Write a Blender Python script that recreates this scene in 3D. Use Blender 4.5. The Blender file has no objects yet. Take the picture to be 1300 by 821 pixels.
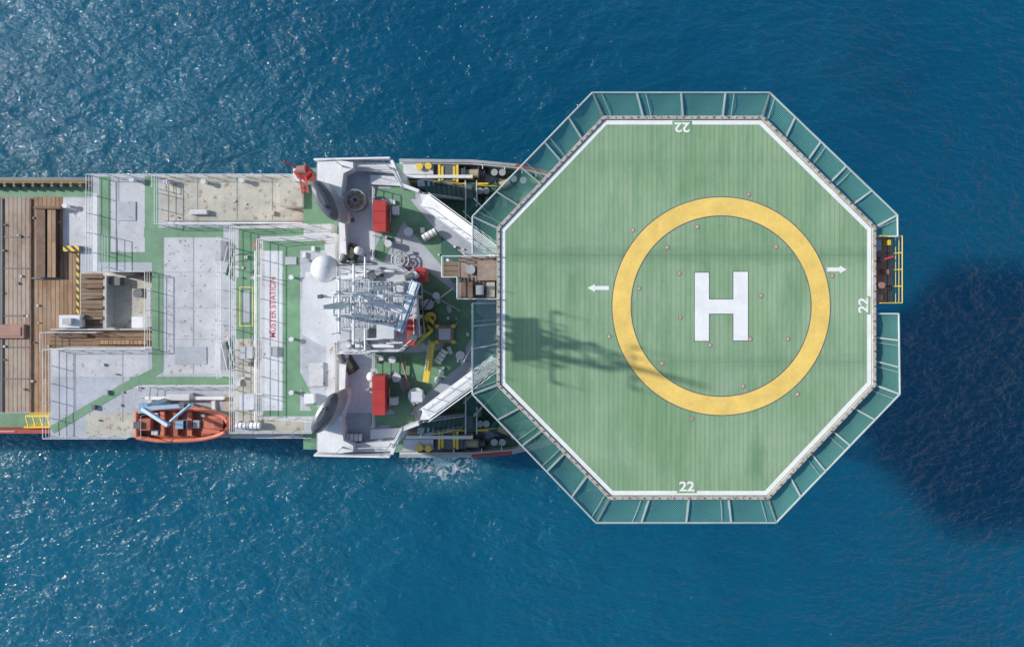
import bpy, math, random
from mathutils import Vector, Matrix
random.seed(7)
H=64.6; F=866.7
def S(z): return (H-z)/F
def W(x,y,z): s=S(z); return Vector(((x-650)*s,(365.5-y)*s,z))
scene=bpy.context.scene
# ------------------------------------------------ materials
MAT={}
def nt(name):
    m=bpy.data.materials.new(name); m.use_nodes=True
    n=m.node_tree; b=n.nodes["Principled BSDF"]; MAT[name]=m
    return m,n,b
def N(n,t,**k):
    a=n.nodes.new(t)
    for q,v in k.items():
        if q in a.inputs: a.inputs[q].default_value=v
        else: setattr(a,q,v)
    return a
def mixc(n,fac,a,b,bt='MIX'):
    m=n.nodes.new("ShaderNodeMix"); m.data_type='RGBA'; m.blend_type=bt
    if isinstance(fac,(int,float)): m.inputs[0].default_value=fac
    else: n.links.new(fac,m.inputs[0])
    for i,c in ((6,a),(7,b)):
        if isinstance(c,(tuple,list)): m.inputs[i].default_value=(c[0],c[1],c[2],1)
        else: n.links.new(c,m.inputs[i])
    return m.outputs[2]
def ramp(n,src,p0,p1,v0=0,v1=1):
    r=n.nodes.new("ShaderNodeMapRange"); n.links.new(src,r.inputs[0])
    for i,v in enumerate((p0,p1,v0,v1)): r.inputs[i+1].default_value=v
    return r.outputs[0]
def math_(n,op,a,b=None,c=None):
    m=n.nodes.new("ShaderNodeMath"); m.operation=op
    for i,v in enumerate((a,b,c)):
        if v is None: continue
        if isinstance(v,(int,float)): m.inputs[i].default_value=v
        else: n.links.new(v,m.inputs[i])
    return m.outputs[0]
def pos(n,scale=(1,1,1),loc=(0,0,0),rz=0):
    g=n.nodes.new("ShaderNodeNewGeometry"); mp=n.nodes.new("ShaderNodeMapping")
    n.links.new(g.outputs["Position"],mp.inputs[0]); mp.inputs[3].default_value=scale; mp.inputs[1].default_value=loc; mp.inputs[2].default_value=(0,0,rz)
    return mp.outputs[0]
def noise(n,vec,sc,det=4,rough=0.6,dist=0):
    t=n.nodes.new("ShaderNodeTexNoise"); n.links.new(vec,t.inputs["Vector"])
    t.inputs["Scale"].default_value=sc; t.inputs["Detail"].default_value=det; t.inputs["Roughness"].default_value=rough; t.inputs["Distortion"].default_value=dist
    return t.outputs["Fac"]
def paint(name,col,rough=0.55,var=0.25,rust=0.0,metal=0.0,scale=0.6,streak=(1,1,1)):
    m,n,b=nt(name)
    p=pos(n,streak)
    c=mixc(n,ramp(n,noise(n,p,scale,4,0.65),0.3,0.7),[v*(1-var) for v in col],[min(1,v*(1+var*0.35)) for v in col])
    c=mixc(n,ramp(n,noise(n,p,scale*7,3,0.7),0.54,0.75,0,0.45),c,[v*0.55+0.02 for v in col])
    if rust>0: c=mixc(n,ramp(n,noise(n,pos(n,streak,(9,4,2)),scale*3.3,4,0.75),0.70-rust*0.2,0.76-rust*0.2,0,0.75),c,(0.24,0.12,0.06))
    n.links.new(c,b.inputs["Base Color"]); b.inputs["Roughness"].default_value=rough; b.inputs["Metallic"].default_value=metal
    return m
paint("white_paint",(0.80,0.80,0.80),0.4,0.16,0.3)
paint("white_roof",(0.64,0.66,0.69),0.5,0.2,0.35)
paint("marking_white",(0.85,0.86,0.84),0.6,0.10,0.0,scale=1.2)
paint("grey_deck",(0.42,0.45,0.50),0.65,0.24,0.45)
paint("grey_deck_light",(0.52,0.53,0.56),0.65,0.22,0.5)
paint("beige_deck",(0.49,0.47,0.40),0.7,0.28,0.65)
paint("green_deck",(0.15,0.30,0.18),0.65,0.3,0.4)
paint("green_dark",(0.035,0.13,0.10),0.65,0.3,0.2)
paint("hull_red",(0.42,0.06,0.035),0.5,0.2,0.3)
paint("red_paint",(0.50,0.05,0.045),0.45,0.25,0.2)
paint("letter_red",(0.60,0.12,0.12),0.6,0.2,0.0,scale=2)
paint("orange_paint",(0.66,0.19,0.11),0.45,0.25,0.0,scale=1.5)
paint("orange_dark",(0.40,0.12,0.07),0.6,0.3,0.1,scale=2)
paint("yellow_paint",(0.82,0.58,0.07),0.5,0.15,0.1)
paint("marking_yellow",(0.90,0.62,0.16),0.65,0.18,0.0,scale=0.8)
paint("black_paint",(0.025,0.025,0.028),0.6,0.2,0.0)
paint("dark_grey",(0.13,0.14,0.15),0.55,0.3,0.2)
paint("steel",(0.42,0.44,0.45),0.45,0.25,0.3,metal=0.2)
paint("funnel_grey",(0.12,0.13,0.15),0.35,0.3,0.1,metal=0.1)
paint("edge_steel",(0.52,0.48,0.44),0.6,0.3,0.7,scale=1.4)
paint("rail_paint",(0.68,0.70,0.70),0.45,0.1,0.1)
paint("net_frame",(0.45,0.52,0.51),0.5,0.2,0.2,metal=0.1)
paint("brown_platform",(0.34,0.26,0.21),0.75,0.35,0.5,scale=1.5)
paint("rust_steel",(0.20,0.13,0.09),0.8,0.4,0.5,scale=1.5)
paint("blue_grey",(0.28,0.42,0.55),0.4,0.2,0.0)
paint("rope",(0.45,0.38,0.25),0.9,0.3,0.0,scale=5)
paint("rubber",(0.05,0.05,0.055),0.8,0.3)
paint("clay_red",(0.38,0.20,0.16),0.7,0.2,0.2)
def glass():
    m,n,b=nt("window_glass"); b.inputs["Base Color"].default_value=(0.02,0.03,0.04,1); b.inputs["Roughness"].default_value=0.08
glass()
def wood(name,cols,axis=0,w=0.24):
    m,n,b=nt(name)
    g=n.nodes.new("ShaderNodeNewGeometry"); sx=n.nodes.new("ShaderNodeSeparateXYZ"); n.links.new(g.outputs["Position"],sx.inputs[0])
    u=math_(n,'DIVIDE',sx.outputs[axis],w); fl=math_(n,'FLOOR',u); fr=math_(n,'FRACT',u)
    v=math_(n,'FLOOR',math_(n,'ADD',math_(n,'DIVIDE',sx.outputs[1-axis],4.0),math_(n,'MULTIPLY',fl,0.37)))
    cb=n.nodes.new("ShaderNodeCombineXYZ"); n.links.new(fl,cb.inputs[0]); n.links.new(v,cb.inputs[1])
    wn=n.nodes.new("ShaderNodeTexWhiteNoise"); n.links.new(cb.outputs[0],wn.inputs["Vector"])
    c=mixc(n,wn.outputs["Value"],cols[0],cols[1])
    sc=(6,0.6,1) if axis==0 else (0.6,6,1)
    c=mixc(n,ramp(n,noise(n,pos(n,sc),1.5,5,0.7),0.35,0.75,0,0.75),c,[q*0.4 for q in cols[0]])
    c=mixc(n,ramp(n,noise(n,pos(n),0.35,4),0.45,0.65,0,0.6),c,cols[2])
    gap=math_(n,'LESS_THAN',fr,0.12)
    c=mixc(n,gap,c,(0.04,0.025,0.02))
    n.links.new(c,b.inputs["Base Color"]); b.inputs["Roughness"].default_value=0.85
wood("wood_deck",[(0.27,0.15,0.08),(0.46,0.30,0.18),(0.40,0.29,0.20)],0,0.36)
wood("wood_pale",[(0.33,0.24,0.18),(0.49,0.38,0.29),(0.45,0.38,0.32)],0,0.36)
wood("wood_cross",[(0.17,0.10,0.06),(0.32,0.21,0.14),(0.3,0.24,0.18)],1,0.35)
def hazard():
    m,n,b=nt("hazard_stripe")
    g=n.nodes.new("ShaderNodeNewGeometry"); sx=n.nodes.new("ShaderNodeSeparateXYZ"); n.links.new(g.outputs["Position"],sx.inputs[0])
    u=math_(n,'FRACT',math_(n,'MULTIPLY',math_(n,'ADD',sx.outputs[0],sx.outputs[1]),1.6))
    c=mixc(n,math_(n,'LESS_THAN',u,0.5),(0.75,0.5,0.03),(0.03,0.03,0.03))
    n.links.new(c,b.inputs["Base Color"]); b.inputs["Roughness"].default_value=0.6
hazard()
def helideck_mat():
    m,n,b=nt("helideck_green")
    p=pos(n)
    base=mixc(n,ramp(n,noise(n,p,0.13,5,0.6),0.34,0.66),(0.20,0.335,0.175),(0.29,0.42,0.255))
    base=mixc(n,ramp(n,noise(n,pos(n,(2.6,0.10,1)),1.0,5,0.7),0.45,0.72,0,0.6),base,(0.38,0.48,0.33))
    base=mixc(n,ramp(n,noise(n,pos(n,(1.6,0.22,1),(5,3,0)),0.6,6,0.7),0.46,0.70,0,0.7),base,(0.13,0.26,0.13))
    base=mixc(n,ramp(n,noise(n,p,3.5,4,0.8),0.56,0.78,0,0.45),base,(0.11,0.21,0.11))
    base=mixc(n,ramp(n,noise(n,p,0.09,5,0.7,.5),0.50,0.64,0,0.55),base,(0.34,0.44,0.33))
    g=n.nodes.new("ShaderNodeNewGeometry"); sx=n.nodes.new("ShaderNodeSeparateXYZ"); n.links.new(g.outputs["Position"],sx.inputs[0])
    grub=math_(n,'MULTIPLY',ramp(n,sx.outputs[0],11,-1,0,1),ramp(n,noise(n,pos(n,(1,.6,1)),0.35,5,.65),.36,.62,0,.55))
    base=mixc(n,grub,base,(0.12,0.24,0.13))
    fr=math_(n,'FRACT',math_(n,'DIVIDE',sx.outputs[0],0.30))
    groove=math_(n,'LESS_THAN',fr,0.22)
    base=mixc(n,math_(n,'MULTIPLY',groove,0.36),base,(0.08,0.19,0.09))
    for y0,st in ((2.05,0.5),(-4.6,0.3),(7.9,0.15)):
        d=math_(n,'ABSOLUTE',math_(n,'SUBTRACT',sx.outputs[1],y0))
        nn=math_(n,'MULTIPLY',noise(n,pos(n,(0.5,2,1)),1.5,4),1.1)
        mk=ramp(n,math_(n,'SUBTRACT',d,nn),-.45,.15,1,0)
        base=mixc(n,math_(n,'MULTIPLY',mk,st*0.7),base,(0.09,0.19,0.11))
        mk=math_(n,'LESS_THAN',d,0.035); base=mixc(n,math_(n,'MULTIPLY',mk,st*.5),base,(0.06,0.13,0.08))
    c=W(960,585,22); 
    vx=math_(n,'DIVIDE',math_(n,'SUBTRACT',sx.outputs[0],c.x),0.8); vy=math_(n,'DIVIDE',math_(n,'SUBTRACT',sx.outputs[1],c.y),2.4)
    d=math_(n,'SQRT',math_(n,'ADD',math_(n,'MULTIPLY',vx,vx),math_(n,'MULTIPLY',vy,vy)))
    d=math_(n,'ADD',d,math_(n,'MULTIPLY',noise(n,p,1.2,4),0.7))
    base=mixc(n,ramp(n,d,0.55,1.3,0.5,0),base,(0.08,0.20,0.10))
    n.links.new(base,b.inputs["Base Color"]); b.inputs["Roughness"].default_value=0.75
helideck_mat()
def net_mat():
    m,n,b=nt("safety_netting")
    b.inputs["Base Color"].default_value=(0.09,0.27,0.22,1); b.inputs["Roughness"].default_value=0.8
    g=n.nodes.new("ShaderNodeNewGeometry"); sx=n.nodes.new("ShaderNodeSeparateXYZ"); n.links.new(g.outputs["Position"],sx.inputs[0])
    a=math_(n,'FRACT',math_(n,'MULTIPLY',math_(n,'ADD',sx.outputs[0],sx.outputs[1]),8.3))
    c=math_(n,'FRACT',math_(n,'MULTIPLY',math_(n,'SUBTRACT',sx.outputs[0],sx.outputs[1]),8.3))
    k=math_(n,'MAXIMUM',math_(n,'LESS_THAN',a,0.33),math_(n,'LESS_THAN',c,0.33))
    tr=n.nodes.new("ShaderNodeBsdfTransparent"); mx=n.nodes.new("ShaderNodeMixShader")
    n.links.new(k,mx.inputs[0]); n.links.new(tr.outputs[0],mx.inputs[1]); n.links.new(b.outputs[0],mx.inputs[2])
    n.links.new(mx.outputs[0],n.nodes["Material Output"].inputs[0])
net_mat()
def sea_mat():
    m,n,b=nt("sea_water")
    p=pos(n)
    col=mixc(n,ramp(n,noise(n,p,0.02,3,0.5),0.35,0.65),(0.001,0.066,0.138),(0.0015,0.092,0.178))
    g=n.nodes.new("ShaderNodeNewGeometry"); sx=n.nodes.new("ShaderNodeSeparateXYZ"); n.links.new(g.outputs["Position"],sx.inputs[0])
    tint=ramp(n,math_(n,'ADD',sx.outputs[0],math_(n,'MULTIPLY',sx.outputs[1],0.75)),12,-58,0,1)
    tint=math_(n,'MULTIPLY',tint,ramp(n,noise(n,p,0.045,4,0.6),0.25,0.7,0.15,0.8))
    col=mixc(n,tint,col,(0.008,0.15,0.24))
    def blob(px,py,rx,ry):
        c=W(px,py,0)
        vx=math_(n,'DIVIDE',math_(n,'SUBTRACT',sx.outputs[0],c.x),rx); vy=math_(n,'DIVIDE',math_(n,'SUBTRACT',sx.outputs[1],c.y),ry)
        return ramp(n,math_(n,'SQRT',math_(n,'ADD',math_(n,'MULTIPLY',vx,vx),math_(n,'MULTIPLY',vy,vy))),0,1,1,0)
    bl=math_(n,'MAXIMUM',blob(560,588,6.0,3.4),math_(n,'MULTIPLY',math_(n,'MAXIMUM',blob(330,585,9,3.5),blob(0,562,5,2.6)),.45))
    nf=noise(n,pos(n,(1,1,1)),1.5,6,0.75,1.4)
    foam=ramp(n,math_(n,'ADD',nf,math_(n,'MULTIPLY',bl,0.26)),0.66,0.76,0,0.75)
    foam=math_(n,'MULTIPLY',foam,ramp(n,bl,.05,.3,0,1))
    aer=math_(n,'MULTIPLY',bl,ramp(n,noise(n,p,.5,3,.6),.35,.7,.15,.8))
    col=mixc(n,aer,col,(0.08,0.30,0.38))
    col=mixc(n,foam,col,(0.62,0.72,0.76))
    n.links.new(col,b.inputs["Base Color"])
    b.inputs["IOR"].default_value=1.33; b.inputs["Roughness"].default_value=0.10
    b.subsurface_method='BURLEY'; b.inputs["Subsurface Weight"].default_value=0.8
    b.inputs["Subsurface Radius"].default_value=(1.0,6.0,8.0); b.inputs["Subsurface Scale"].default_value=1.0
    h1=noise(n,pos(n,(1,1.9,1),(0,0,0),.6),0.28,4,0.5,.4); h2=noise(n,pos(n,(1,1.7,1),(3,8,0),.35),1.15,4,0.58,.3)
    calm=ramp(n,noise(n,p,.035,3,.5),.35,.65,.5,1.05)
    hh=math_(n,'MULTIPLY',math_(n,'ADD',math_(n,'MULTIPLY',h1,1.25),math_(n,'MULTIPLY',h2,0.6)),calm)
    bu=N(n,"ShaderNodeBump"); bu.inputs["Strength"].default_value=1.0; bu.inputs["Distance"].default_value=0.66
    n.links.new(hh,bu.inputs["Height"]); n.links.new(bu.outputs[0],b.inputs["Normal"])
sea_mat()
# ------------------------------------------------ builder
def empty(name,loc=(0,0,0)):
    e=bpy.data.objects.new(name,None); scene.collection.objects.link(e); e.location=loc; return e
class B:
    def __init__(s,name,parent=None): s.name=name;s.parent=parent;s.v=[];s.f=[];s.mi=[];s.sm=[];s.mats=[]
    def add(s,vs,fs,mat,smooth=False):
        if mat not in s.mats: s.mats.append(mat)
        i=s.mats.index(mat); o=len(s.v); s.v+= [Vector(v) for v in vs]
        for f in fs: s.f.append([o+k for k in f]); s.mi.append(i); s.sm.append(smooth)
        return s
    def polyw(s,pts,z0,z1,mat,side=None,bot=None):
        a=sum(pts[i][0]*pts[(i+1)%len(pts)][1]-pts[(i+1)%len(pts)][0]*pts[i][1] for i in range(len(pts)))
        if a<0: pts=pts[::-1]
        n=len(pts); 
        s.add([(p[0],p[1],z1) for p in pts],[list(range(n))],mat)
        vs=[(p[0],p[1],z1) for p in pts]+[(p[0],p[1],z0) for p in pts]
        s.add(vs,[[i,n+i,n+(i+1)%n,(i+1)%n] for i in range(n)]+[list(range(2*n-1,n-1,-1))],side or mat)
        return s
    def prism(s,pp,z0,z1,mat,side=None):
        return s.polyw([tuple(W(x,y,z1)[:2]) for x,y in pp],z0,z1,mat,side)
    def bx(s,x0,y0,x1,y1,z0,z1,mat,side=None): return s.prism([(x0,y0),(x1,y0),(x1,y1),(x0,y1)],z0,z1,mat,side)
    def sheet(s,pp,z,k,mat):
        pts=[W(x,y,z) for x,y in pp]
        a=sum(pts[i].x*pts[(i+1)%len(pts)].y-pts[(i+1)%len(pts)].x*pts[i].y for i in range(len(pts)))
        if a<0: pts=pts[::-1]
        return s.add([(p.x,p.y,z+0.006*k) for p in pts],[list(range(len(pts)))],mat)
    def rs(s,x0,y0,x1,y1,z,k,mat): return s.sheet([(x0,y0),(x1,y0),(x1,y1),(x0,y1)],z,k,mat)
    def path(s,pp,w,z,k,mat):
        for i in range(len(pp)-1):
            a=Vector(pp[i]);b=Vector(pp[i+1]);d=(b-a).normalized();q=Vector((-d.y,d.x))*w/2
            a=a-d*w/2; b=b+d*w/2
            s.sheet([a+q,b+q,b-q,a-q],z,k+0.4*(i%2),mat)
    def box(s,c,sz,mat,rz=0,M=None):
        M=M or Matrix.Rotation(rz,3,'Z'); c=Vector(c)
        vs=[c+M@Vector((x*sz[0]/2,y*sz[1]/2,z*sz[2]/2)) for x in(-1,1) for y in(-1,1) for z in(-1,1)]
        return s.add(vs,[(0,1,3,2),(4,6,7,5),(0,4,5,1),(2,3,7,6),(0,2,6,4),(1,5,7,3)],mat)
    def beam(s,p,q,w,h,mat):
        p=Vector(p);q=Vector(q);d=q-p;L=d.length;x=d/L;y=Vector((0,0,1)).cross(x)
        if y.length<1e-4: y=Vector((0,1,0))
        y.normalize(); z=x.cross(y); M=Matrix((x,y,z)).transposed()
        return s.box((p+q)/2,(L,w,h),mat,M=M)
    def tube(s,p,q,r,mat,n=6,r2=None):
        p=Vector(p);q=Vector(q);d=(q-p)
        if d.length<1e-5: return s
        d.normalize(); a=d.orthogonal().normalized(); b=d.cross(a); r2=r if r2 is None else r2
        vs=[p+(a*math.cos(t)+b*math.sin(t))*r for t in [2*math.pi*i/n for i in range(n)]]
        vs+=[q+(a*math.cos(t)+b*math.sin(t))*r2 for t in [2*math.pi*i/n for i in range(n)]]
        s.add(vs,[[i,(i+1)%n,n+(i+1)%n,n+i] for i in range(n)],mat,True)
        s.add([vs[i] for i in range(2*n)],[list(range(n-1,-1,-1)),list(range(n,2*n))],mat)
        return s
    def cyl(s,c,r,z0,z1,mat,n=16,r2=None):
        return s.tube((c[0],c[1],z0),(c[0],c[1],z1),r,mat,n,r2)
    def sph(s,c,r,mat,n=20,m=12,sx=1,sy=1,sz=1):
        vs=[];fs=[]
        for j in range(m+1):
            ph=math.pi*j/m
            for i in range(n):
                t=2*math.pi*i/n; vs.append((c[0]+r*sx*math.sin(ph)*math.cos(t),c[1]+r*sy*math.sin(ph)*math.sin(t),c[2]+r*sz*math.cos(ph)))
        for j in range(m):
            for i in range(n): fs.append([j*n+i,(j+1)*n+i,(j+1)*n+(i+1)%n,j*n+(i+1)%n])
        return s.add(vs,fs,mat,True)
    def ring(s,c,r0,r1,z0,z1,mat,n=96):
        vs=[]
        for i in range(n):
            t=2*math.pi*i/n; cx,sy=math.cos(t),math.sin(t)
            vs+=[(c[0]+r0*cx,c[1]+r0*sy,z1),(c[0]+r1*cx,c[1]+r1*sy,z1),(c[0]+r1*cx,c[1]+r1*sy,z0),(c[0]+r0*cx,c[1]+r0*sy,z0)]
        fs=[]
        for i in range(n):
            a=4*i;b=4*((i+1)%n)
            for k in range(4):
                fs.append([a+k,a+(k+1)%4,b+(k+1)%4,b+k])
        return s.add(vs,fs,mat)
    def torus(s,c,R,r,mat,n=24,m=8,axis='Z'):
        vs=[];fs=[]
        for i in range(n):
            t=2*math.pi*i/n
            for j in range(m):
                u=2*math.pi*j/m; a=(R+r*math.cos(u))
                v=Vector((a*math.cos(t),a*math.sin(t),r*math.sin(u)))
                if axis=='X': v=Vector((v.z,v.x,v.y))
                if axis=='Y': v=Vector((v.x,v.z,v.y))
                vs.append(Vector(c)+v)
        for i in range(n):
            for j in range(m): fs.append([i*m+j,((i+1)%n)*m+j,((i+1)%n)*m+(j+1)%m,i*m+(j+1)%m])
        return s.add(vs,fs,mat,True)
    def railw(s,pts,h=1.1,mat="rail_paint",step=1.5,r=0.026,bars=3):
        for i in range(len(pts)-1):
            a=Vector(pts[i]);b=Vector(pts[i+1]);L=(b-a).length;k=max(1,round(L/step))
            for j in range(k+1):
                p=a.lerp(b,j/k); s.tube(p,p+Vector((0,0,h)),r*1.1,mat,5)
            for q in range(bars):
                o=Vector((0,0,h*(q+1)/bars)); s.tube(a+o,b+o,r if q==bars-1 else r*0.7,mat,5)
    def rail(s,pp,z,h=1.1,mat="rail_paint",step=1.5,r=0.03,bars=3):
        s.railw([W(x,y,z) for x,y in pp],h,mat,step,r,bars)
    def wall(s,pp,z0,z1,t,mat):
        pts=[W(x,y,z0) for x,y in pp]
        for i in range(len(pts)-1):
            a,b=pts[i],pts[i+1]; hh=(z1-z0)-0.003*(i%2)
            s.beam(a+Vector((0,0,hh/2)),b+Vector((0,0,hh/2)),t,hh,mat)
    def finish(s,bevel=0):
        if not s.v: return None
        mn=Vector((min(v.x for v in s.v),min(v.y for v in s.v),min(v.z for v in s.v))); mx=Vector((max(v.x for v in s.v),max(v.y for v in s.v),0))
        o=Vector(((mn.x+mx.x)/2,(mn.y+mx.y)/2,mn.z))
        me=bpy.data.meshes.new(s.name); me.from_pydata([v-o for v in s.v],[],s.f)
        for k in s.mats: me.materials.append(MAT[k])
        me.polygons.foreach_set("material_index",s.mi); me.polygons.foreach_set("use_smooth",s.sm); me.update()
        ob=bpy.data.objects.new(s.name,me); scene.collection.objects.link(ob); ob.location=o
        if s.parent: ob.parent=s.parent; ob.location=o-s.parent.location
        if bevel:
            mo=ob.modifiers.new("bevel",'BEVEL'); mo.width=bevel; mo.segments=2; mo.limit_method='ANGLE'
        return ob
def stair(name,a,b,w,tread="green_dark",railm="rail_paint",parent=None):
    s=B(name,parent); a=Vector(a);b=Vector(b); d=(b-a); hd=Vector((d.x,d.y,0)); L=hd.length; u=hd.normalized(); q=Vector((-u.y,u.x,0))
    n=max(4,int(L/0.28)); rz=math.atan2(u.y,u.x)
    for i in range(n):
        p=a.lerp(b,(i+0.5)/n); s.box(p,(0.2,w,0.05),tread,rz)
    for sg in(-1,1):
        o=q*sg*w/2; s.beam(a+o,b+o,0.04,0.2,"steel"); up=Vector((0,0,1.0))
        s.tube(a+o+up,b+o+up,0.03,railm)
        for i in range(3): p=a.lerp(b,i/2)+o; s.tube(p,p+up,0.025,railm)
    return s.finish()
def text(name,body,px,py,z,size,rot,mat,parent,bold=0.0,sx=1):
    c=bpy.data.curves.new(name,'FONT'); c.body=body; c.size=size; c.align_x='CENTER'; c.align_y='CENTER'; c.offset=bold; c.extrude=0.002
    o=bpy.data.objects.new(name+"_tmp",c); scene.collection.objects.link(o)
    bpy.context.view_layer.update()
    me=bpy.data.meshes.new_from_object(o.evaluated_get(bpy.context.evaluated_depsgraph_get()))
    bpy.data.objects.remove(o)
    # centre the glyphs on their own bounding box
    xs_=[v.co.x for v in me.vertices]; ys_=[v.co.y for v in me.vertices]
    ox,oy=(min(xs_)+max(xs_))/2,(min(ys_)+max(ys_))/2
    for v in me.vertices: v.co.x-=ox; v.co.y-=oy
    ob=bpy.data.objects.new(name,me); scene.collection.objects.link(ob)
    me.materials.clear(); me.materials.append(MAT[mat])
    w=W(px,py,z); ob.location=w-(parent.location if parent else Vector()); ob.rotation_euler=(0,0,rot); ob.scale=(sx,1,1); ob.parent=parent
    return ob
# ------------------------------------------------ sea
s=B("sea_water"); R=6000
s.add([(-R,-R,0),(R,-R,0),(R,R,0),(-R,R,0)],[(0,1,2,3)],"sea_water"); s.finish()
# ------------------------------------------------ ship
ship=empty("offshore_support_ship",(-20,-1.5,0))
ZA,ZB,ZC,ZE,ZF,ZBW=6.5,9.0,12.0,14.0,17.0,10.0
hull=B("hull",ship)
def loft(b,top,z1,fn,z0,mat):
    n=len(top); t=[Vector((p[0],p[1],z1)) for p in top]; bo=[Vector((*fn(p),z0)) for p in top]
    b.add(t+bo,[[i,n+i,n+(i+1)%n,(i+1)%n] for i in range(n)],mat); b.add(bo,[list(range(n-1,-1,-1))],mat)
aft=[tuple(W(x,y,ZA)[:2]) for x,y in [(-420,228),(-420,549),(420,549),(420,228)]]
hull.polyw(aft,-1,ZA,"grey_deck","hull_red")
bowpx=[(385,214),(510,207),(600,208),(655,213),(690,221),(740,238),(800,268),(860,315),(900,360),(908,388),(900,418),(860,462),(800,508),(740,540),(690,561),(650,570),(600,574),(510,574),(385,570)]
bow=[tuple(W(x,y,ZBW)[:2]) for x,y in bowpx]
def fl(p):
    x,y=p; k=max(0,(x+8)/25); return (x-4*k, -1.5+(y+1.5)*(1-0.30*min(1,k)))
bowc=bow[::-1]
hull.add([(p[0],p[1],ZBW) for p in bowc],[list(range(len(bowc)))],"green_deck")
loft(hull,bowc,ZBW,fl,-1,"hull_red")
hull.finish()
bul=B("bow_bulwark",ship)
bw=[Vector((p[0],p[1],ZBW)) for p in bow]
for i in range(1,len(bw)-2):
    a,b=bw[i],bw[i+1]
    n_=Vector((-(b-a).y,(b-a).x,0)).normalized()
    bul.beam(a+Vector((0,0,.55)),b+Vector((0,0,.55)),0.10,1.1,"hull_red")
    bul.beam(a+n_*-0.16+Vector((0,0,.5)),b+n_*-0.16+Vector((0,0,.5)),0.10,1.05,"white_paint")
    bul.beam(a+Vector((0,0,1.14)),b+Vector((0,0,1.14)),0.24,0.06,"steel" if i%15 in(1,2,13,14) else "hull_red")
    for t in(0.25,0.75):
        p=a.lerp(b,t)-n_*0.35; bul.beam(p,p+Vector((0,0,1)),0.3,0.06,"white_paint")
bul.finish()
# ---------------- aft working deck
d=B("aft_work_deck",ship)
d.rs(-420,250,38,523,ZA,1,"wood_pale"); d.rs(38,250,80,523,ZA,2,"wood_deck")
d.rs(80,252,118,312,ZA,1.4,"grey_deck_light")
d.rs(-420,237,118,250,ZA,1,"green_deck"); d.rs(-420,524,60,545,ZA,1,"green_deck")
d.rs(75,320,101,418,ZA,3,"wood_deck")
d.bx(-420,225,120,230,ZA,ZA+1.0,"dark_grey","hull_red")
d.bx(-420,545,66,550,ZA,ZA+1.0,"hull_red")
d.bx(-420,231,118,233.5,ZA,ZA+0.5,"green_deck")
for i in range(12):
    x=-20+i*12; d.bx(x,229,x+3,237,ZA,ZA+0.8,"dark_grey")
d.bx(46,262,57,352,ZA,ZA+0.55,"rust_steel"); d.bx(60,262,71,352,ZA,ZA+0.5,"wood_deck")
d.bx(42,262,76,265,ZA,ZA+0.7,"rust_steel"); d.bx(40,352,79,354,ZA,ZA+0.2,"dark_grey")
for y in (300,340,400,440,480): d.bx(-30,y,36,y+1.4,ZA,ZA+0.05,"dark_grey")
d.bx(37,252,39.5,523,ZA,ZA+0.12,"rust_steel"); d.bx(1,252,3,523,ZA,ZA+0.1,"dark_grey")
d.bx(-60,412,30,429,ZA,ZA+0.35,"clay_red"); d.bx(-40,415,26,426,ZA+.35,ZA+.41,"clay_red")
d.bx(80,312,100,319,ZA,ZA+0.5,"hazard_stripe","dark_grey"); d.bx(97,319,100,398,ZA,ZA+0.06,"hazard_stripe")
d.bx(75,400,101,416,ZA,ZA+0.8,"white_roof"); d.bx(79,404,90,412,ZA+.8,ZA+1.2,"steel")
d.bx(32,527,62,529,ZA,ZA+1.3,"yellow_paint"); d.bx(30,541,66,543,ZA,ZA+1.4,"yellow_paint")
for i in range(4): d.tube(W(33+i*9,529,ZA+1.2),W(36+i*9,541,ZA+1.4),0.06,"yellow_paint")
for i in range(24):
    x=random.uniform(2,78); y=random.uniform(262,515); c=W(x,y,ZA); d.cyl(c,random.uniform(.06,.14),ZA,ZA+.15,random.choice(["dark_grey","steel"]),8)
d.finish()
r=B("aft_railing",ship)
r.rail([(-420,234),(118,234)],ZA,1.1,"yellow_paint",2.0,0.03,2)
r.rail([(-420,544),(30,544)],ZA,1.1,"rail_paint",1.6)
r.finish()
# ---------------- B deck block
d=B("mid_deckhouse",ship)
d.prism([(118,222),(420,222),(420,555),(64,555),(64,443),(193,443),(193,345),(118,345)],ZA-0.2,ZB,"grey_deck","white_paint")
d.rs(126,224,201,333,ZB,1,"green_deck"); d.rs(141,224,184,320,ZB,2,"grey_deck_light")
d.rs(118,333,196,345,ZB,1.3,"grey_deck")
d.rs(205,222,395,286,ZB,1,"beige_deck")
d.rs(183,289,283,301,ZB,2.5,"green_deck"); d.rs(193,301,207,470,ZB,3,"green_deck")
d.path([(200,470),(160,490),(70,543)],10,ZB,3.5,"green_deck")
d.path([(170,483),(290,483)],10,ZB,4.6,"green_deck")
d.rs(209,302,281,474,ZB,1,"grey_deck_light")
d.rs(66,445,188,478,ZB,0.7,"grey_deck_light")
d.rs(283,500,400,552,ZB,1,"beige_deck"); d.rs(110,524,172,552,ZB,1,"beige_deck")
d.rs(118,246,124,345,ZB,4,"white_roof")
for x in (95,155,245): d.rs(x,447 if x<200 else 302,x+0.7,535 if x<200 else 474,ZB,5.5,"steel")
for y in (345,390,430): d.rs(209,y,281,y+0.6,ZB,5.7,"steel")
for x in(150,250,300,345): d.rs(x,225,x+0.8,285,ZB,5.9,"steel")
for i in range(4):
    for j in range(9):
        c=W(214+i*20,312+j*19,ZB); d.cyl(c,.05,ZB,ZB+.05,"steel",6)
d.finish()
w=B("cargo_well",ship)
w.rs(101,346,193,418,ZA,4,"beige_deck"); w.rs(64,419,193,443,ZA,4.5,"wood_cross")
w.rs(103,347,131,418,ZA,5,"wood_cross")
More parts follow.
